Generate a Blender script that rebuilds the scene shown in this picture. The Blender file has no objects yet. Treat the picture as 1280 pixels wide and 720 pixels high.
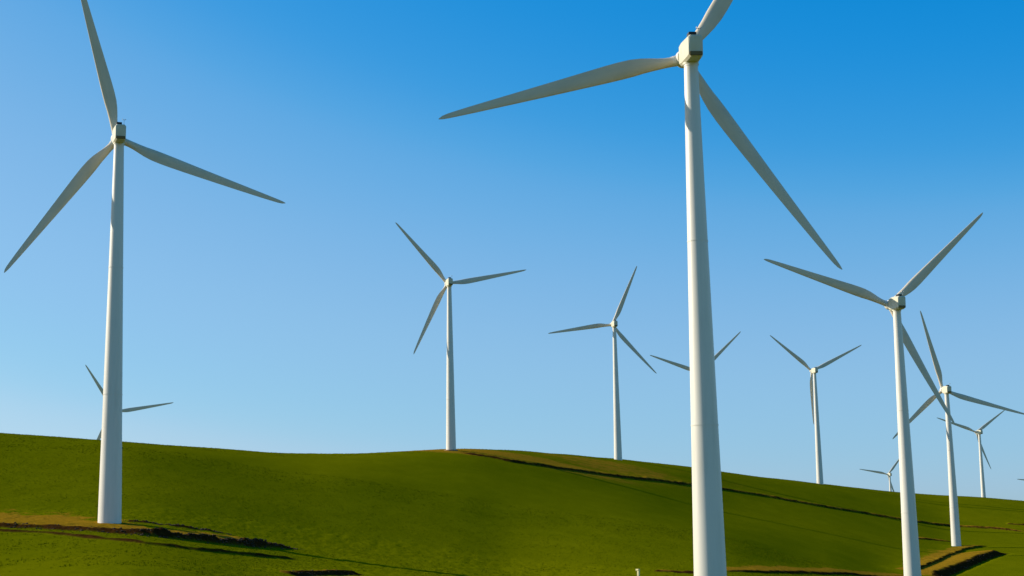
import math, random
import numpy as np

# ---------------------------------------------------------------- terrain
# bearing (degrees) -> slope of the line from the viewer to the ridge top
RIDGE = np.array([(-19.38,0.08433),(-17.83,0.08198),(-16.25,0.08024),(-14.65,0.07817),(-12.48,0.07552),(-10.28,0.07246),
 (-7.77,0.06947),(-6.08,0.06894),(-4.66,0.06965),(-3.53,0.07064),(-2.39,0.0711),(-1.25,0.07094),(-0.1,0.06971),(1.61,0.06692),
 (3.6,0.06322),(6.14,0.05751),(7.39,0.05353),(8.92,0.04943),(10.73,0.04496),(13.0,0.0393),(14.07,0.03712),(15.13,0.03565),
 (16.15,0.0342),(17.47,0.03143),(19.0,0.02834)])
TH = np.array([-18,-14.1,-7,-2.3,0,3.7,6.7,10.7,13.7,15.2,17.8])
TAB = dict(
 z100=[-1.0,-0.5,-2.5,-3.2,-3.6,-4.4,-5.0,-6.0,-6.5,-6.5,-6.5],
 z210=[6.4,6.1,2.0,-.4,-1.5,-1.8,-2.3,-4.3,-7.0,-8.0,-8.6],
 d3=[265,265,270,276,280,285,290,300,300,300,300],
 z3=[14.6,14.2,9.8,6.8,5.3,4.4,3.0,-2.2,-6.0,-6.4,-6.2],
 d4=[320,320,340,370,385,410,430,460,485,494,500],
 z4=[24.5,23.6,20,20,19.2,16.6,12.8,8.3,4.8,3.2,2.6],
 dc=[360,370,420,478,512,582,622,700,760,780,800])

def pslopes(x, y):
    """monotone slopes for knots on axis 0"""
    h = np.diff(x, axis=0); dl = np.diff(y, axis=0)/h
    m = np.zeros_like(y)
    a, b = dl[:-1], dl[1:]
    w1 = 2*h[1:]+h[:-1]; w2 = h[1:]+2*h[:-1]
    ok = a*b > 0
    with np.errstate(divide='ignore', invalid='ignore'):
        hm = (w1+w2)/(w1/np.where(ok, a, 1)+w2/np.where(ok, b, 1))
    m[1:-1] = np.where(ok, hm, 0)
    m[0] = dl[0]; m[-1] = dl[-1]
    return m

def hermite(x, y, m, q):
    """x,y,m (K,N); q (M,N) -> (M,N)"""
    out = np.zeros(np.broadcast_shapes(q.shape, (1, x.shape[1])))
    q = np.broadcast_to(q, out.shape)
    K_ = x.shape[0]
    for k in range(K_-1):
        h = x[k+1]-x[k]
        t = (q-x[k])/h
        sel = (t >= 0) if k else np.ones_like(t, bool)
        if k == K_-2: t = np.minimum(t, 1)
        t = np.clip(t, 0, 1)
        v = (2*t**3-3*t**2+1)*y[k]+(t**3-2*t**2+t)*h*m[k]+(-2*t**3+3*t**2)*y[k+1]+(t**3-t**2)*h*m[k+1]
        out = np.where(sel, v, out)
    return out

def smooth_tab(xs, ys, th):
    xs = np.asarray(xs, float); ys = np.asarray(ys, float)
    t = np.clip(th, xs[0], xs[-1])
    m = pslopes(xs[:, None], ys[:, None])
    return hermite(xs[:, None], ys[:, None], m, t[:, None])[:, 0]

def _ridge(th):
    return sum(smooth_tab(RIDGE[:, 0], RIDGE[:, 1], th+o) for o in (-.5, 0, .5))/3

def base_height(th, d):
    """th (N,) bearings in degrees, d (M,) or (M,N) distances -> z (M,N)"""
    th = np.asarray(th, float)
    T = {k: smooth_tab(TH, v, th) for k, v in TAB.items()}
    rs = _ridge(th)
    dc = T['dc']; zc = rs*dc
    o = np.ones_like(th)
    x = np.array([0*o, 100*o, 210*o, T['d3'], T['d4'], dc, dc+90, dc+330, dc+900, 4000*o, 12000*o])
    y = np.array([-1.7*o, T['z100'], T['z210'], T['z3'], T['z4'], zc, zc+1.0, zc-13, zc-24, -30*o, -60*o])
    m = pslopes(x, y)
    m[5] = rs*0.98
    d = np.asarray(d, float)
    if d.ndim == 1: d = d[:, None]
    return hermite(x, y, m, d)

def far_blend(th):
    """1 in front of the viewer, 0 behind"""
    t = np.clip((np.abs(th)-40)/70, 0, 1)
    return 1-t*t*(3-2*t)

def lattice(seed, n=256):
    return np.random.RandomState(seed).rand(n, n)
_L = [lattice(s) for s in (1, 2, 3, 4)]
def vnoise(x, y, k=0):
    L_ = _L[k]; n = L_.shape[0]
    xi = np.floor(x).astype(int); yi = np.floor(y).astype(int)
    fx = x-xi; fy = y-yi
    fx = fx*fx*(3-2*fx); fy = fy*fy*(3-2*fy)
    a = L_[xi % n, yi % n]; b = L_[(xi+1) % n, yi % n]; c = L_[xi % n, (yi+1) % n]; e = L_[(xi+1) % n, (yi+1) % n]
    return (a*(1-fx)+b*fx)*(1-fy)+(c*(1-fx)+e*fx)*fy-0.5

# ---------------------------------------------------------------- cuttings, pads and berms (world metres, x right, y ahead)
LINES = {
 'upper_cut': [(-18.4,452.1),(-11.9,445.3),(-0.9,443.0),(12.6,453.8),(29.5,472.1),(53.9,503.6),(67.1,519.2),(83.0,530.6),(99.6,535.8),
               (117.2,544.5),(134.2,548.3),(151.5,555.8),(161.8,550.7),(171.5,536.7)],
 'pad_edge': [(-66.9,191.6),(-60.7,190.0),(-54.5,188.3),(-48.3,184.8),(-42.2,182.7),(-37.5,185.7),(-33.5,192.1),(-30.7,201.2),(-28.2,206.6)],
 'rut': [(-64.9,186.0),(-58.4,182.9),(-52.1,179.6),(-44.9,172.7),(-38.7,168.6),(-33.5,171.8),(-29.0,180.2),(-25.1,187.8)],
 'berm': [(-50.2,206.3),(-47.0,207.2),(-43.4,208.0),(-39.8,209.8),(-36.5,211.0)],
 'berm_front': [(-44.5,183.5),(-41.2,183.9),(-37.5,186.7),(-33.5,193.1),(-30.7,202.2),(-27.0,208.0)],
 'near_scar': [(-21.8,156.0),(-19.8,163.3),(-16.6,172.2)],
 'pad_near': [(18.5,221.7),(21.5,220.0),(25.2,219.6)],
 'pad_near_edge': [(28.5,228.2),(37.1,240.7),(45.1,259.1),(62.2,305.7),(85.2,346.8)],
 'road_cut': [(88.1,342.3),(95.6,359.0),(104.9,380.8),(116.9,408.1),(128.3,431.8),(131.5,437.0)],
 'road_top': [(86.1,350.6),(99.7,386.8),(110.1,414.1),(125.5,454.5),(138.5,475.8)],
 'far_cut': [(173.6,573.3),(186.0,569.4)],
 'turbine_scrape': [(118.9,482.1),(125.3,488.7),(131.8,490.6)],
 'field_edge': [(-80.4,206.9),(-60.1,222.5),(-40.1,234.6),(-26.8,240.5),(-20.8,239.6),(-14.9,239.5),(-7.8,239.4),(-0.7,240.5),(8.5,234.8),(17.3,228.3),(60,215)],
}
# name: (step height, fade uphill, soil half-width, bare-strip width uphill)
CUTS = {
 'upper_cut': (0.55, 7.0, 0.55, 2.0), 'pad_edge': (0.42, 7.0, 0.5, 23.0), 'rut': (0.26, 4.0, 0.36, 0.0),
 'near_scar': (0.3, 3.0, 0.8, 1.5), 'pad_near': (0.25, 4.0, 0.5, 2.5), 'pad_near_edge': (0.22, 4.0, 0.5, 5.0),
 'road_cut': (1.15, 9.0, 1.2, 19.0), 'road_top': (0.45, 7.0, 0.35, 5.0), 'far_cut': (0.5, 6.0, 0.7, 1.0), 'turbine_scrape': (0.3, 4.0, 0.6, 4.0),
}
BERMS = {'berm': (0.24, 0.6), 'berm_front': (0.34, 0.75)}

def sdist(P, pts):
    """signed distance to a polyline (positive on the side away from the viewer), 0..1 position along it, all (N,)"""
    best = np.full(len(P), 1e9); sg = np.zeros(len(P)); tt = np.zeros(len(P))
    pts = np.array(pts, float); seg = np.hypot(*(pts[1:]-pts[:-1]).T); tot = seg.sum(); acc = 0
    for i in range(len(pts)-1):
        a, b = pts[i], pts[i+1]; ab = b-a; L2 = ab@ab
        t = ((P-a)@ab)/L2; tc = np.clip(t, 0, 1)
        q = P-(a+tc[:, None]*ab); d = np.hypot(q[:, 0], q[:, 1])
        n = np.array([-ab[1], ab[0]])
        mid = (a+b)/2
        s = np.sign((P-a)@n)*(1 if n@mid > 0 else -1)
        u = d < best
        best[u] = d[u]; sg[u] = s[u]; tt[u] = ((acc+tc*seg[i])/tot)[u]
        acc += seg[i]
    return best*sg, tt

def sstep(x, a, b):
    t = np.clip((x-a)/(b-a), 0, 1); return t*t*(3-2*t)

def detail(X, Y, Z):
    """add the man-made and natural small relief; returns z, soil mask, dry-grass mask, field mask"""
    P = np.stack([X, Y], 1); n = len(P)
    z = Z.copy(); soil = np.zeros(n); dry = np.zeros(n)
    wob = vnoise(X*.35, Y*.35, 0)*1.1+vnoise(X*1.3, Y*1.3, 1)*.7
    rag = vnoise(X*.5+9, Y*.5, 2)+.6*vnoise(X*1.7, Y*1.7, 3)
    for name, (h, fade, sw, bare) in CUTS.items():
        pts = np.array(LINES[name]); lo = pts.min(0)-26; hi = pts.max(0)+26
        m = np.where((P[:, 0] > lo[0]) & (P[:, 0] < hi[0]) & (P[:, 1] > lo[1]) & (P[:, 1] < hi[1]))[0]
        if not len(m): continue
        s, t = sdist(P[m], pts); s = s+wob[m]*.45
        end = sstep(t, 0, .06)*(1-sstep(t, .94, 1))
        hh = h*end*np.clip(1+(.45 if h < .9 else .12)*rag[m], .55, 1.6)
        w = .45 if h < 1 else 1.8
        z[m] += hh*sstep(s, -w, w)*np.exp(-(np.maximum(s, 0)/fade)**2)
        z[m] -= .25*hh*np.exp(-((s+1.2)/1.3)**2)
        soil[m] = np.maximum(soil[m], sstep(sw+rag[m]*min(sw, .6)*.8-np.abs(s-.1), -.25, .3)*sstep(end, 0, .5))
        if bare:
            bw = bare*((1.1-.7*t) if name == 'pad_edge' else (.35+.65*t) if name == 'road_cut' else np.ones(len(m)))
            bend = np.where(t < .5, 1, end) if name == 'pad_edge' else end
            dry[m] = np.maximum(dry[m], sstep(s, -.3, .5)*(1-sstep(s+rag[m]*bw*.35, bw*.7, bw+.01))*sstep(bend, 0, .6))
    for name, (h, w) in BERMS.items():
        pts = np.array(LINES[name]); lo = pts.min(0)-6; hi = pts.max(0)+6
        m = np.where((P[:, 0] > lo[0]) & (P[:, 0] < hi[0]) & (P[:, 1] > lo[1]) & (P[:, 1] < hi[1]))[0]
        if not len(m): continue
        s, t = sdist(P[m], pts); end = sstep(t, 0, .1)*(1-sstep(t, .85, 1))
        lump = np.clip(.7+1.5*rag[m], 0, 1.6)
        z[m] += h*end*lump*np.exp(-(s/w)**2)
        soil[m] = np.maximum(soil[m], sstep(1.35*w+rag[m]-np.abs(s), -.2, .5)*sstep(end, .1, .6))
    # crop edge: lighter, younger grass nearer the viewer
    s, t = sdist(P, LINES['field_edge'])
    field = 1-sstep(s+wob*2.5, -3, 3)
    sp_, _ = sdist(P, LINES['pad_edge'])
    field = field*np.maximum(sstep(sp_, -1, 2), sstep(X, -34, -20))
    # worn, dry ground round the ridge-top turbine and along the upper cutting
    ex = ((X+4)/38)**2+((Y-465)/18)**2
    dry = np.maximum(dry, .95*np.exp(-ex**1.5)*(1+rag))
    ex = ((X+22)/20)**2+((Y-456)/15)**2
    dry = np.maximum(dry, .9*np.exp(-ex**1.5)*(1+rag))
    ex = ((X-30)/26)**2+((Y-508)/34)**2
    dry = np.maximum(dry, .6*np.exp(-ex**1.5)*(1+1.0*rag))
    ex = ((X-66)/30)**2+((Y-548)/22)**2
    dry = np.maximum(dry, .25*np.exp(-ex)*(1+1.2*rag))
    # tussocks and drill-row unevenness
    near = 1-sstep(np.hypot(X, Y), 210, 330)
    z += (.020+.024*near)*(vnoise(X*.9, Y*.45, 1)+.7*vnoise(X*2.1, Y*1.3, 2))*2*(field*.7+.35)
    z += .25*vnoise(X*.06, Y*.06, 3)
    return z, np.clip(soil, 0, 1), np.clip(dry, 0, 1), field

def ground_at(x, y):
    x = np.atleast_1d(np.asarray(x, float)); y = np.atleast_1d(np.asarray(y, float))
    th = np.degrees(np.arctan2(x, y)); d = np.hypot(x, y)
    z = np.zeros(len(x))
    for i in range(0, len(x), 4000):
        sl = slice(i, i+4000)
        z[sl] = base_height(th[sl], d[sl][None, :])[0]
    return detail(x, y, z)

# ================================================================= Blender
import bpy, bmesh
from mathutils import Matrix, Vector, Euler
scene = bpy.context.scene
COL = scene.collection
R = math.radians
rnd = random.Random(5)

def mesh_np(name, V, F, mat=None, smooth=True):
    me = bpy.data.meshes.new(name)
    V = np.asarray(V, np.float32); F = np.asarray(F, np.int32)
    me.vertices.add(len(V)); me.vertices.foreach_set('co', V.ravel())
    k = F.shape[1]
    me.loops.add(F.size); me.loops.foreach_set('vertex_index', F.ravel())
    me.polygons.add(len(F)); me.polygons.foreach_set('loop_start', np.arange(0, F.size, k, dtype=np.int32))
    me.polygons.foreach_set('loop_total', np.full(len(F), k, np.int32))
    me.polygons.foreach_set('use_smooth', np.full(len(F), smooth))
    if mat: me.materials.append(mat)
    me.update(calc_edges=True)
    return me

def bm_mesh(name, bm, mat, smooth=False, angle=None):
    bmesh.ops.recalc_face_normals(bm, faces=bm.faces)
    for f in bm.faces: f.smooth = smooth
    if angle:
        for e in bm.edges:
            if len(e.link_faces) == 2 and e.calc_face_angle(0) > R(angle): e.smooth = False
    me = bpy.data.meshes.new(name); bm.to_mesh(me); bm.free(); me.materials.append(mat)
    return me

def link(name, data, parent=None):
    o = bpy.data.objects.new(name, data); COL.objects.link(o)
    if parent is not None: o.parent = parent
    return o

# ---------------------------------------------------------------- materials
def new_mat(name):
    m = bpy.data.materials.new(name); m.use_nodes = True
    nt = m.node_tree; nt.nodes.clear()
    out = nt.nodes.new('ShaderNodeOutputMaterial'); b = nt.nodes.new('ShaderNodeBsdfPrincipled')
    nt.links.new(b.outputs[0], out.inputs[0])
    return m, nt, b
def node(nt, t, **kw):
    n = nt.nodes.new(t)
    for k, v in kw.items():
        if k in n.inputs: n.inputs[k].default_value = v
        else: setattr(n, k, v)
    return n
def noise(nt, vec, scale, detail=4, rough=.55):
    n = node(nt, 'ShaderNodeTexNoise'); n.inputs['Scale'].default_value = scale
    n.inputs['Detail'].default_value = detail; n.inputs['Roughness'].default_value = rough
    nt.links.new(vec, n.inputs['Vector']); return n.outputs[0]
def ramp(nt, fac, stops):
    r = node(nt, 'ShaderNodeValToRGB'); e = r.color_ramp.elements
    while len(e) < len(stops): e.new(.5)
    for x, (p, c) in zip(e, stops): x.position = p; x.color = (*c, 1) if len(c) == 3 else c
    nt.links.new(fac, r.inputs[0]); return r.outputs[0]
def mix(nt, fac, a, b, mode='MIX'):
    m = node(nt, 'ShaderNodeMix', data_type='RGBA', blend_type=mode)
    for s, v in ((0, fac), (6, a), (7, b)):
        if hasattr(v, 'is_output'): nt.links.new(v, m.inputs[s])
        else: m.inputs[s].default_value = v if s == 0 else (*v, 1)
    return m.outputs[2]
def mapping(nt, scale=(1, 1, 1), coord='Object'):
    tc = node(nt, 'ShaderNodeTexCoord'); mp = node(nt, 'ShaderNodeMapping'); mp.inputs['Scale'].default_value = scale
    nt.links.new(tc.outputs[coord], mp.inputs[0]); return mp.outputs[0]

G_DARK, G_MID, G_LITE = (0.106, 0.115, 0.0006), (0.114, 0.122, 0.0008), (0.128, 0.134, 0.0012)

def ground_mat():
    m, nt, b = new_mat('pasture')
    v = mapping(nt); vs = mapping(nt, (1, .35, 1))
    big = noise(nt, vs, .02, 3); mid = noise(nt, vs, .22, 5); fine = noise(nt, v, 2.2, 6, .65)
    c = ramp(nt, mid, [(.30, G_DARK), (.5, G_MID), (.75, G_LITE)])
    c2 = ramp(nt, big, [(.35, (.90, .94, .9)), (.65, (1.10, 1.06, 1.0))])
    c = mix(nt, 1.0, c, c2, 'MULTIPLY')
    c3 = ramp(nt, fine, [(.3, (.80, .83, .85)), (.7, (1.22, 1.18, 1.1))])
    c = mix(nt, .8, c, c3, 'MULTIPLY')
    f = node(nt, 'ShaderNodeAttribute', attribute_name='field').outputs['Fac']
    c = mix(nt, f, c, mix(nt, 1.0, c, (1.13, 1.10, 1.1), 'MULTIPLY'))
    d = node(nt, 'ShaderNodeAttribute', attribute_name='dry').outputs['Fac']
    dn = noise(nt, v, .9, 6, .7)
    dm = node(nt, 'ShaderNodeMath', operation='MULTIPLY_ADD'); nt.links.new(dn, dm.inputs[0]); dm.inputs[1].default_value = 1.6; dm.inputs[2].default_value = -.8
    da = node(nt, 'ShaderNodeMath', operation='ADD'); nt.links.new(dm.outputs[0], da.inputs[0]); nt.links.new(d, da.inputs[1])
    ds = node(nt, 'ShaderNodeMapRange'); ds.interpolation_type = 'SMOOTHSTEP'
    ds.inputs[1].default_value = .12; ds.inputs[2].default_value = .6; nt.links.new(da.outputs[0], ds.inputs[0])
    dz = node(nt, 'ShaderNodeMath', operation='MULTIPLY'); nt.links.new(ds.outputs[0], dz.inputs[0])
    d2 = node(nt, 'ShaderNodeMath', operation='MULTIPLY', use_clamp=True); nt.links.new(d, d2.inputs[0]); d2.inputs[1].default_value = 1.6
    nt.links.new(d2.outputs[0], dz.inputs[1])
    dc = ramp(nt, fine, [(.3, (.19, .105, .005)), (.55, (.27, .150, .008)), (.75, (.33, .20, .016))])
    c = mix(nt, dz.outputs[0], c, dc)
    s = node(nt, 'ShaderNodeAttribute', attribute_name='soil').outputs['Fac']
    sc = ramp(nt, fine, [(.3, (.018, .008, .002)), (.6, (.045, .020, .005)), (.8, (.085, .042, .010))])
    c = mix(nt, s, c, sc)
    nt.links.new(c, b.inputs['Base Color'])
    b.inputs['Roughness'].default_value = 1.0; b.inputs['Specular IOR Level'].default_value = 0
    bp = node(nt, 'ShaderNodeBump'); bp.inputs['Distance'].default_value = .12; bp.inputs['Strength'].default_value = .55
    nt.links.new(noise(nt, v, 3.0, 6, .7), bp.inputs['Height']); nt.links.new(bp.outputs[0], b.inputs['Normal'])
    return m

def grass_mat():
    m, nt, b = new_mat('grass_blades')
    v = mapping(nt)
    c = ramp(nt, noise(nt, v, .6, 4), [(.3, (.08, .098, .001)), (.55, (.10, .118, .0015)), (.75, (.14, .14, .003))])
    nt.links.new(c, b.inputs['Base Color']); b.inputs['Roughness'].default_value = .8
    b.inputs['Specular IOR Level'].default_value = 0
    return m

def paint_mat(name, col, rough=.38, dirt=(.52, .50, .42), amt=.5, streak=(1, 1, .08)):
    m, nt, b = new_mat(name)
    v = mapping(nt, streak)
    n = noise(nt, v, 1.1, 7, .65)
    f = ramp(nt, n, [(.48, (0, 0, 0)), (.78, (amt, amt, amt))])
    c = mix(nt, f, col, dirt); nt.links.new(c, b.inputs['Base Color'])
    r = ramp(nt, noise(nt, v, .8, 3), [(.3, (rough-.06,)*3), (.7, (rough+.12,)*3)])
    nt.links.new(r, b.inputs['Roughness'])
    b.inputs['Specular IOR Level'].default_value = .4
    return m

M_tower = paint_mat('tower_paint', (.70, .66, .56), .38, (.5, .47, .38))
M_blade = paint_mat('blade_gelcoat', (.68, .58, .42), .42, (.40, .38, .30), .4, (.25, 1, 1))
M_nac = paint_mat('nacelle_paint', (.60, .57, .42), .45, (.40, .36, .24), .5, (1, 1, .4))
M_dark = paint_mat('vent_dark', (.035, .04, .04), .6, (.06, .06, .05), .5)
M_conc = paint_mat('concrete', (.30, .18, .09), .9, (.25, .2, .15), .6, (1, 1, 1))
M_post = paint_mat('weathered_post', (.82, .72, .36), .7, (.35, .3, .18), .6, (1, 1, .3))
M_metal = paint_mat('galvanised', (.35, .36, .36), .5)

# ---------------------------------------------------------------- ground sheet
def build_ground():
    core = np.arange(-19.6, 19.61, .045)
    side = []
    t = 19.6; st = .2
    while t+st < 179: t += st; side.append(t); st = min(st*1.35, 5)
    th = np.concatenate([-np.array(side[::-1]), core, np.array(side), [180.]])
    d = np.concatenate([[.6], np.arange(4, 80, 4), np.arange(80, 110, 2), np.arange(110, 300, .4), np.arange(300, 480, .5),
                        np.arange(480, 840, .85), np.arange(840, 1300, 10), np.geomspace(1300, 12000, 24)])
    Z = np.zeros((len(d), len(th)))
    for i in range(0, len(th), 100): Z[:, i:i+100] = base_height(th[i:i+100], d)
    fb = far_blend(th)[None, :]
    Z = Z*fb+(-1.7-d[:, None]*.004)*(1-fb)
    X = d[:, None]*np.sin(np.radians(th)); Y = d[:, None]*np.cos(np.radians(th))
    z, soil, dry, field = detail(X.ravel(), Y.ravel(), Z.ravel())
    nr, nc = Z.shape
    V = np.stack([X.ravel(), Y.ravel(), z], 1)
    V = np.vstack([V, [[0, 0, -1.7]]])
    i = np.arange(nr-1)[:, None]*nc; j = np.arange(nc)[None, :]; j2 = (j+1) % nc
    F = np.stack([(i+j), (i+j2), (i+nc+j2), (i+nc+j)], -1).reshape(-1, 4)
    F = F[:, ::-1]
    # hub of the sheet under the viewer: fan with doubled centre vertices would be degenerate, so close it with triangles as a second poly batch
    me = mesh_np('ground', V, F, ground_mat())
    for nme, a in (('soil', soil), ('dry', dry), ('field', field)):
        at = me.attributes.new(nme, 'FLOAT', 'POINT'); at.data.foreach_set('value', np.append(a, a[0]).astype(np.float32))
    bm = bmesh.new(); bm.from_mesh(me); bm.verts.ensure_lookup_table()
    c = bm.verts[nr*nc]
    for k in range(nc):
        f = bm.faces.new((c, bm.verts[(k+1) % nc], bm.verts[k])); f.smooth = True
    bm.to_mesh(me); bm.free()
    o = link('ground', me); o['kind'] = 'structure'
    return o
build_ground()

# ---------------------------------------------------------------- grass and clods (uncountable)
def build_grass():
    rs = np.random.RandomState(11)
    N1, N2 = 60000, 8000
    d1 = np.sqrt(rs.uniform(128**2, 330**2, N1)); t1 = rs.uniform(-18.8, 18.4, N1)
    t2 = rs.uniform(-18.8, 18.4, N2)
    dc = smooth_tab(TH, TAB['dc'], t2)
    d2 = dc+rs.uniform(-32, 6, N2)
    t = np.radians(np.concatenate([t1, t2])); d = np.concatenate([d1, d2])
    x = d*np.sin(t); y = d*np.cos(t)
    z, soil, dry, field = ground_at(x, y)
    keep = (soil < .3) & (dry < .45+.3*rs.rand(len(x)))
    clump = vnoise(x*.33, y*.2, 0)+.5*vnoise(x*1.1, y*.8, 1)
    keep &= clump+rs.uniform(-.3, .3, len(x)) > -.12
    x, y, z = x[keep], y[keep], z[keep]; n = len(x); far = d[keep] > 300
    V = []; 
    for k in range(5):
        a = rs.uniform(0, 2*np.pi, n); r = rs.uniform(0, .16, n)*np.where(far, 1.6, 1)
        px = x+r*np.cos(a); py = y+r*np.sin(a)
        h = rs.uniform(.04, .12, n); w = rs.uniform(.012, .03, n)*np.where(far, 2.2, 1.3)
        b = rs.uniform(0, 2*np.pi, n); lean = rs.uniform(.02, .12, n)
        ca, sa = np.cos(b)*w, np.sin(b)*w
        p0 = np.stack([px-ca, py-sa, z-.03], 1); p1 = np.stack([px+ca, py+sa, z-.03], 1)
        p2 = np.stack([px-sa/w*lean, py+ca/w*lean, z+h], 1)
        V.append(np.stack([p0, p1, p2], 1))
    V = np.concatenate(V).reshape(-1, 3)
    me = mesh_np('grass', V, np.arange(len(V)).reshape(-1, 3), grass_mat(), False)
    o = link('grass', me); o['kind'] = 'stuff'; o['label'] = 'short green pasture grass covering the hillside'; o['category'] = 'grass'
build_grass()

def build_clods():
    rs = np.random.RandomState(3); V = []; F = []
    m, nt, b = new_mat('clod_soil')
    c = ramp(nt, noise(nt, mapping(nt), 2.5, 4), [(.35, (.022, .010, .003)), (.6, (.055, .026, .007)), (.8, (.10, .052, .016))])
    nt.links.new(c, b.inputs['Base Color']); b.inputs['Roughness'].default_value = 1
    ico = bmesh.new(); bmesh.ops.create_icosphere(ico, subdivisions=1, radius=1)
    iv = np.array([v.co[:] for v in ico.verts]); fi = np.array([[v.index for v in f.verts] for f in ico.faces]); ico.free()
    for name, cnt, sp, s0, s1 in (('berm', 200, .7, .05, .13), ('berm_front', 380, .8, .05, .15), ('pad_edge', 150, .8, .06, .18), ('upper_cut', 160, .5, .06, .15),
                                  ('road_cut', 120, 1.2, .06, .18), ('near_scar', 60, .7, .04, .12), ('pad_near_edge', 90, .7, .04, .12)):
        pts = np.array(LINES[name]); seg = np.hypot(*(pts[1:]-pts[:-1]).T); cum = np.append(0, np.cumsum(seg))
        s = rs.uniform(.03, .95, cnt)*cum[-1]
        x = np.interp(s, cum, pts[:, 0])+rs.normal(0, sp*.6, cnt); y = np.interp(s, cum, pts[:, 1])+rs.normal(0, sp*.6, cnt)
        z = ground_at(x, y)[0]
        for q in range(cnt):
            r = s0+(s1-s0)*rs.rand()**2.5
            vv = iv*(1+rs.uniform(-.3, .3, (len(iv), 1)))*r*np.array([1.3, 1, .75])
            F.append(fi+len(V)*len(iv)); V.append(vv+[x[q], y[q], z[q]+r*.15])
    me = mesh_np('soil_clods', np.concatenate(V), np.concatenate(F), m, False)
    o = link('soil_clods', me); o['kind'] = 'stuff'; o['label'] = 'loose dark brown soil clods along the cut banks'; o['category'] = 'soil'
build_clods()

# ---------------------------------------------------------------- wind turbine meshes (metres; origin = tower axis at nacelle mid-height)
def ring_loft(bm, rings, cap=True):
    vs = [[bm.verts.new(p) for p in r] for r in rings]
    n = len(vs[0])
    for a, b in zip(vs[:-1], vs[1:]):
        for i in range(n): bm.faces.new((a[i], a[(i+1) % n], b[(i+1) % n], b[i]))
    if cap:
        bm.faces.new(vs[0][::-1]); bm.faces.new(vs[-1])
    return vs

def tower_mesh():
    bm = bmesh.new(); n = 64; rings = []
    zs = [(-1.15, .62), (-1.32, .62), (-1.32, .655), (-1.48, .655), (-1.48, .63)]
    def rad(z): return .63+(1.46-.63)*min(1, (-z-1.2)/48.8)
    for fl in (-17.6, -34.0):
        for k in range(1, 5): pass
    prev = -1.5
    for fl in (-17.6, -34.0, -54.0):
        for t in np.linspace(prev, fl, 7)[1:]: zs.append((t, rad(t)))
        if fl > -50:
            zs += [(fl, rad(fl)+.025), (fl-.14, rad(fl)+.025), (fl-.14, rad(fl))]
        prev = fl-.14
    for z, r in zs: rings.append([(r*math.cos(2*math.pi*i/n), r*math.sin(2*math.pi*i/n), z) for i in range(n)])
    ring_loft(bm, rings)
    return bm_mesh('tower', bm, M_tower, True, 40)

RB = 23.5
def blade_mesh():
    """x = span, y = leading edge, z = downwind"""
    bm = bmesh.new(); n = 28; rings = []
    st = [.55, .9, 1.3, 1.8, 2.4, 3.1, 4.0, 5.0, 6.2, 7.6, 9.2, 11, 13, 15, 17, 19, 20.6, 21.8, 22.6, 23.1, 23.38, 23.5]
    cx = [0, 1.3, 2.0, 3.2, 4.8, 6.6, 9, 13, 17, 20.5, 22.5, 23.2, 23.5]
    cy = [.92, .92, .96, 1.25, 1.60, 1.64, 1.48, 1.20, .92, .66, .47, .30, .06]
    tx = [0, 1.3, 2.0, 3.2, 4.6, 8, 14, 23.5]; ty = [1, 1, .82, .48, .34, .24, .19, .15]
    wx = [0, 3, 6, 10, 16, 23.5]; wy = [16, 15, 10, 5.5, 2.0, 0]
    for r in st:
        c = float(np.interp(r, cx, cy)); tc = float(np.interp(r, tx, ty)); tw = R(float(np.interp(r, wx, wy))+3)
        circ = float(np.interp(r, [1.3, 3.6], [1, 0])); off = .5*circ+.29*(1-circ)
        pts = []
        for i in range(n):
            a = 2*math.pi*i/n
            xc = .5-.5*math.cos(a)                      # 0 at the leading edge
            t = 5*tc*c*(.2969*math.sqrt(xc)-.126*xc-.3516*xc**2+.2843*xc**3-.1036*xc**4)
            yc = math.sin(a)*.5*c*tc
            zt = (t if a < math.pi else -t)
            z = circ*yc+(1-circ)*(zt*(1 if zt > 0 else .75))
            y = c*(off-xc)
            yy = y*math.cos(tw)+z*math.sin(tw); zz = -y*math.sin(tw)+z*math.cos(tw)
            pts.append((r, yy, zz+.9*(r/RB)**2))
        rings.append(pts)
    ring_loft(bm, rings)
    return bm_mesh('blade', bm, M_blade, True, 50)

OH, TILT = 2.9, R(4)
def nacelle_mesh():
    """y = upwind, rear face at -2.3"""
    bm = bmesh.new(); rings = []
    for y, w, zt, zb, ch in ((-2.32, .58, .92, -.90, .20), (-2.25, .70, 1.04, -1.04, .22), (-1.9, .74, 1.10, -1.12, .20), (.4, .82, 1.14, -1.22, .22), (1.4, .82, 1.04, -1.12, .26), (1.9, .68, .80, -.80, .28), (2.05, .52, .62, -.58, .3)):
        rings.append([(w-ch, y, zt), (w, y, zt-ch), (w, y, zb+ch), (w-ch, y, zb), (-w+ch, y, zb), (-w, y, zb+ch), (-w, y, zt-ch), (-w+ch, y, zt)])
    ring_loft(bm, rings)
    for v in bm.verts: v.co.x *= .93; v.co.z = v.co.z*.95-.03
    # yaw skirt over the tower head
    n = 32
    ring_loft(bm, [[(r*math.cos(2*math.pi*i/n), r*math.sin(2*math.pi*i/n), z) for i in range(n)] for z, r in ((-1.1, .74), (-1.30, .74))])
    return bm_mesh('nacelle', bm, M_nac, True, 25)

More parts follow.
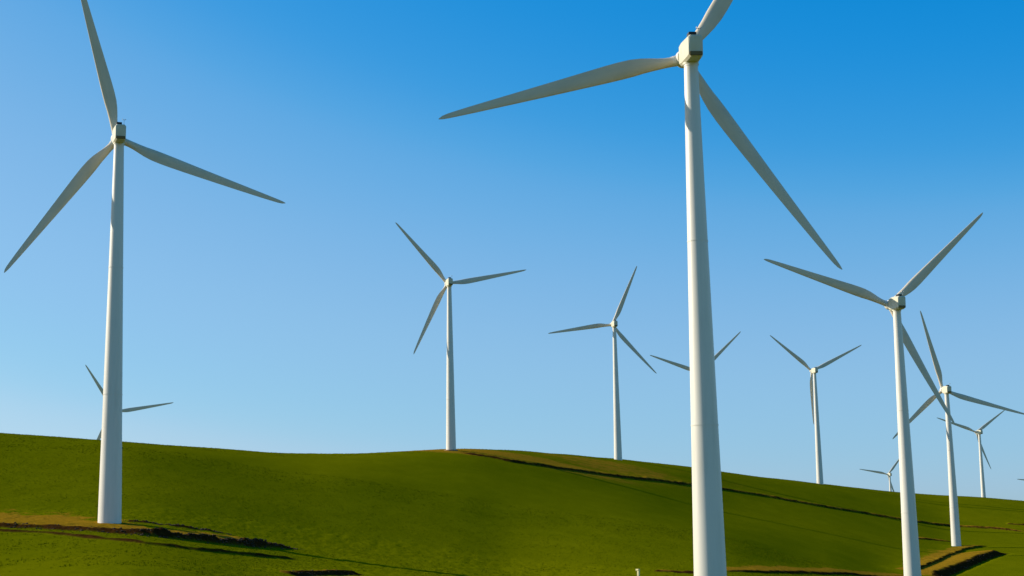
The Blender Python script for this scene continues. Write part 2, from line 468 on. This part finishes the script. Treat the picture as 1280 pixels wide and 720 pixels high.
def box(bm, x0, x1, y0, y1, z0, z1):
    vs = [bm.verts.new((x, y, z)) for z in (z0, z1) for y in (y0, y1) for x in (x0, x1)]
    for f in ((0, 2, 3, 1), (4, 5, 7, 6), (0, 1, 5, 4), (2, 6, 7, 3), (0, 4, 6, 2), (1, 3, 7, 5)): bm.faces.new([vs[i] for i in f])
def vent_mesh():
    bm = bmesh.new(); box(bm, -.55, .15, -2.0, -1.1, .96, 1.30); bmesh.ops.bevel(bm, geom=bm.edges[:], offset=.03, segments=2, affect='EDGES')
    for i in range(5): box(bm, -.49, .09, -2.03, -2.005, 1.01+i*.05, 1.035+i*.05)
    return bm_mesh('roof_vent', bm, M_dark)
def shade_strip_mesh():  # added strip low on the rear face, imitates the nacelle's dark shaded underside
    bm = bmesh.new(); box(bm, -.58, .58, -2.44, -2.30, -.96, -.58); bmesh.ops.bevel(bm, geom=bm.edges[:], offset=.04, segments=2, affect='EDGES')
    return bm_mesh('shade_strip', bm, M_dark2)
def vane_mesh():
    bm = bmesh.new(); box(bm, .40, .44, -1.7, -1.66, 1.0, 1.75); box(bm, .22, .62, -1.695, -1.665, 1.66, 1.70)
    box(bm, .21, .24, -1.86, -1.56, 1.70, 1.84); box(bm, .58, .66, -1.72, -1.64, 1.70, 1.80)
    return bm_mesh('wind_vane', bm, M_metal)
M_dark2 = paint_mat('painted_shade_brown', (.15, .105, .03), .6, (.08, .05, .02), .6)  # brown shade of the nacelle underside, put into the strip's colour

def hub_mesh():
    bm = bmesh.new(); n = 36
    prof = [(-.78, .55), (-.78, .74), (-.55, .80), (0, .84), (.45, .78), (.85, .62), (1.1, .42), (1.24, .2), (1.28, .03)]
    ring_loft(bm, [[(r*math.cos(2*math.pi*i/n), y, r*math.sin(2*math.pi*i/n)) for i in range(n)] for y, r in prof])
    return bm_mesh('hub', bm, M_tower, True, 40)
def collar_mesh():
    bm = bmesh.new(); n = 28
    ring_loft(bm, [[(x, r*math.cos(2*math.pi*i/n), r*math.sin(2*math.pi*i/n)) for i in range(n)] for x, r in ((.3, .50), (1.0, .50), (1.0, .475), (1.16, .475))])
    return bm_mesh('blade_collar', bm, M_tower, True, 40)

ME = dict(tower=tower_mesh(), blade=blade_mesh(), nacelle=nacelle_mesh(), roof_vent=vent_mesh(), shade_strip=shade_strip_mesh(), wind_vane=vane_mesh(), hub=hub_mesh(), blade_collar=collar_mesh())
def pad_mesh():
    bm = bmesh.new(); n = 40
    ring_loft(bm, [[(r*math.cos(2*math.pi*i/n), r*math.sin(2*math.pi*i/n), z) for i in range(n)] for z, r in ((-1.5, 1.95), (.10, 1.95), (.15, 1.9), (.15, 1.2))])
    return bm_mesh('foundation', bm, M_conc, True, 30)

GROUP = 'three-bladed wind turbines on the grassy hills'
# x, y, height of the nacelle, bearing, blades (angle, length factor, cone), label
TURBINES = [
 (-51.01, 202.68, 56.2, -19, [(341.4, 1.006, 1.0), (105.7, 1.0, 1.0), (233.7, 0.981, 1.0)], 'white wind turbine on the bare brown dirt pad at left, its whole tower in view'),
 (16.63, 140.02, 45.73, -6, [(305.4, 1.035, 1.0), (58.5, 1.0, 1.0), (195.2, 1.01, 1.0)], 'nearest wind turbine, its thick white tower running off the bottom edge right of centre'),
 (63.05, 259.45, 41.06, -9, [(43.9, 0.951, 3.0), (162.3, 0.995, 3.0), (296.4, 0.94, 3.0)], 'second largest tower at right, running off the bottom edge, blades spread over the sky'),
 (-18.17, 456.64, 80.71, -13, [(10.8, 1.013, 1.0), (132.1, 0.993, 1.0), (244.3, 0.988, 1.0)], 'wind turbine on the brow of the hill near the middle, one blade pointing right'),
 (36.18, 563.84, 83.55, -11, [(67.0, 0.983, 1.0), (188.5, 1.024, 1.0), (312.3, 1.007, 1.0)], 'wind turbine on the ridge just left of the nearest tower, one blade steeply upward'),
 (126.68, 670.13, 78.04, -13, [(26.5, 1.069, 1.0), (142.5, 1.027, 1.0), (270.0, 0.97, 1.0)], 'wind turbine on the ridge right of the nearest tower, blades forming a Y'),
 (126.65, 467.14, 48.06, -6, [(105.6, 1.035, 1.0), (221.5, 0.92, 1.0), (343.4, 1.12, 1.0)], 'wind turbine at right on the slope above the dirt road cut, tower base in view'),
 (250.58, 864.41, 65.68, -18, [(34.7, 0.92, 1.0), (163.6, 1.12, 1.0), (292.0, 0.92, 1.0)], 'small wind turbine beyond the ridge, between the slope turbine and the right edge'),
 (278.77, 1199.02, 60.76, -13, [(170.5, 1.018, 1.0), (51, 1.0, 1.0), (289, 1.0, 1.0)], 'tiniest far wind turbine peeking over the ridge just left of a big tower'),
 (-158.17, 630.46, 62.18, -13, [(8.9, 0.997, 1.0), (121.8, 0.92, 1.0), (244.2, 1.0, 1.0)], 'distant wind turbine behind the left dirt-pad tower, only blades showing on both sides'),
 (78.28, 665.41, 77.33, -13, [(43.7, 1.098, 1.0), (161.7, 0.977, 1.0), (281, 1.0, 1.0)], 'distant wind turbine hidden behind the nearest tower, two blades showing either side'),
 (366.78, 1106.81, 48.14, -13, [(173.2, 1.022, 1.0), (53, 1.0, 1.0), (293, 1.0, 1.0)], 'far wind turbine past the right edge, only a faint blade tip in view'),
]


def rotor_matrix(psi):
    a = Vector((math.sin(psi)*math.cos(TILT), math.cos(psi)*math.cos(TILT), math.sin(TILT)))
    s = Vector((math.cos(psi), -math.sin(psi), 0)); u = s.cross(a)
    return s, u, a

def make_turbine():
    root = link('wind_turbine', None)
    tw = link('tower', ME['tower'], root)
    nc = link('nacelle', ME['nacelle'], root)
    for k in ('roof_vent', 'shade_strip', 'wind_vane'): link(k, ME[k], nc)
    hb = link('hub', ME['hub'], root)
    for k in range(3):
        bl = link('blade', ME['blade'], root); link('blade_collar', ME['blade_collar'], bl)
    return root
def copy_tree(o, parent=None):
    c = o.copy(); COL.objects.link(c)
    if parent is not None: c.parent = parent
    for ch in o.children: copy_tree(ch, c)
    return c
def pose(root, x, y, ztop, psi, blades, lab):
    g = float(ground_at(x, y)[0][0])
    root.location = (x, y, g); h = ztop-g
    root['label'] = lab; root['category'] = 'wind turbine'; root['group'] = GROUP
    s, u, a = rotor_matrix(psi)
    kids = list(root.children); bi = 0
    for c in kids:
        k = c.name.split('.')[0]
        if k == 'tower': c.location = (0, 0, h)
        elif k == 'nacelle': c.matrix_local = Matrix.Translation((0, 0, h)) @ Matrix.Rotation(-psi, 4, 'Z') @ Matrix.Rotation(TILT, 4, 'X')
        elif k == 'hub': c.matrix_local = Matrix.Translation(Vector((0, 0, h))+a*OH) @ Matrix((s, a, u)).transposed().to_4x4()
        elif k == 'blade':
            ang, sc, cone = blades[bi]; bi += 1
            ex = s*math.cos(ang)+u*math.sin(ang); ey = -s*math.sin(ang)+u*math.cos(ang); ez = -a
            m = Matrix((ex, ey, ez)).transposed() @ Matrix.Rotation(-cone, 3, 'Y') @ Matrix.Diagonal((sc, 1, 1))
            c.matrix_local = Matrix.Translation(Vector((0, 0, h))+a*OH) @ m.to_4x4()
proto = make_turbine()
roots = [proto]+[copy_tree(proto) for _ in TURBINES[1:]]
for r_, (x, y, zt, psi, bl, lab) in zip(roots, TURBINES):
    pose(r_, x, y, zt, R(psi), [(R(a_), s_, R(c_)) for a_, s_, c_ in bl], lab)
# the turbine on the hill brow stands on an exposed concrete footing
fd = link('foundation', pad_mesh(), roots[3])

# ---------------------------------------------------------------- marker post
def post():
    x, y = 15.6, 209.0
    g = float(ground_at(x, y)[0][0])
    root = link('marker_post', None); root.location = (x, y, g)
    root['label'] = 'short pale marker post at the bottom edge left of the nearest tower'; root['category'] = 'post'
    bm = bmesh.new(); box(bm, -.13, .13, -.13, .13, -.3, .72); bmesh.ops.bevel(bm, geom=bm.edges[:], offset=.02, segments=2, affect='EDGES')
    root.rotation_euler.z = R(-40)
    link('post', bm_mesh('post', bm, M_post), root)
    bm = bmesh.new(); box(bm, -.34, .14, -.17, .17, .722, .94); bmesh.ops.bevel(bm, geom=bm.edges[:], offset=.04, segments=2, affect='EDGES')
    link('cap', bm_mesh('cap', bm, M_post), root)
post()

# ---------------------------------------------------------------- light
SUN_B, SUN_E, EXPO = R(-77), R(24), .3
w = bpy.data.worlds.new('World'); scene.world = w; w.use_nodes = True
nt = w.node_tree; bg = nt.nodes['Background']
sky = nt.nodes.new('ShaderNodeTexSky'); sky.sky_type = 'NISHITA'; sky.sun_disc = False
sky.sun_elevation = SUN_E; sky.sun_rotation = SUN_B
sky.altitude = 300; sky.air_density = 1.0; sky.dust_density = 1.0; sky.ozone_density = 3.0
# colour grade of the sky: one response curve per channel (deeper, more saturated blue)
def mth(op, a, b=None, clamp=False):
    n = nt.nodes.new('ShaderNodeMath'); n.operation = op; n.use_clamp = clamp
    for i, v in enumerate((a, b)):
        if v is None: continue
        if hasattr(v, 'is_output'): nt.links.new(v, n.inputs[i])
        else: n.inputs[i].default_value = v
    return n.outputs[0]
sp = nt.nodes.new('ShaderNodeSeparateColor'); cb = nt.nodes.new('ShaderNodeCombineColor'); nt.links.new(sky.outputs[0], sp.inputs[0])
KS = 1/(.15*2**EXPO)
CURVES = [
 [(0, 0), (.11, .004), (.14, .034), (.157, .078), (.172, .13), (.234, .245), (.325, .315), (.39, .43), (.6, .62), (1, .9)],
 [(0, 0), (.19, .24), (.24, .315), (.285, .41), (.369, .51), (.425, .56), (.485, .62), (.53, .67), (1, .95)],
 [(0, 0), (.2, .36), (.349, .68), (.39, .72), (.456, .77), (.512, .80), (.587, .85), (1, 1.0)]]
for ch, pts in enumerate(CURVES):
    fc = nt.nodes.new('ShaderNodeFloatCurve'); cu = fc.mapping.curves[0]
    while len(cu.points) < len(pts): cu.points.new(.5, .5)
    for q, p in zip(cu.points, pts): q.location = p
    fc.mapping.update()
    nt.links.new(mth('MULTIPLY', sp.outputs[ch], .1), fc.inputs['Value'])
    nt.links.new(mth('MULTIPLY', fc.outputs[0], KS), cb.inputs[ch])
nt.links.new(cb.outputs[0], bg.inputs[0]); bg.inputs[1].default_value = .15
sd = bpy.data.lights.new('sun', 'SUN'); sd.energy = 5.0; sd.angle = R(.5); sd.color = (1.0, .91, .77)
so = link('sun', sd)
dirv = Vector((math.sin(SUN_B)*math.cos(SUN_E), math.cos(SUN_B)*math.cos(SUN_E), math.sin(SUN_E)))
so.rotation_euler = dirv.to_track_quat('Z', 'Y').to_euler(); so.location = dirv*300+Vector((0, 300, 100))

# ---------------------------------------------------------------- camera
cd = bpy.data.cameras.new('camera'); cam = link('camera', cd)
FPX = 2000.0; cd.sensor_width = 36; cd.lens = 36*FPX/1280; cd.clip_start = .5; cd.clip_end = 30000
pitch = math.atan(FPX/11600); roll = .0178
f_ = Vector((0, math.cos(pitch), math.sin(pitch))); r0 = Vector((1, 0, 0)); u0 = r0.cross(f_)
up = u0*math.cos(roll)+r0*math.sin(roll); rt = r0*math.cos(roll)-u0*math.sin(roll)
cam.matrix_world = Matrix((rt, up, -f_)).transposed().to_4x4()
scene.camera = cam

scene.view_settings.view_transform = 'Standard'; scene.view_settings.look = 'None'
scene.view_settings.exposure = EXPO; scene.view_settings.gamma = 1; scene.view_settings.use_curve_mapping = False
scene.cycles.max_bounces = 6
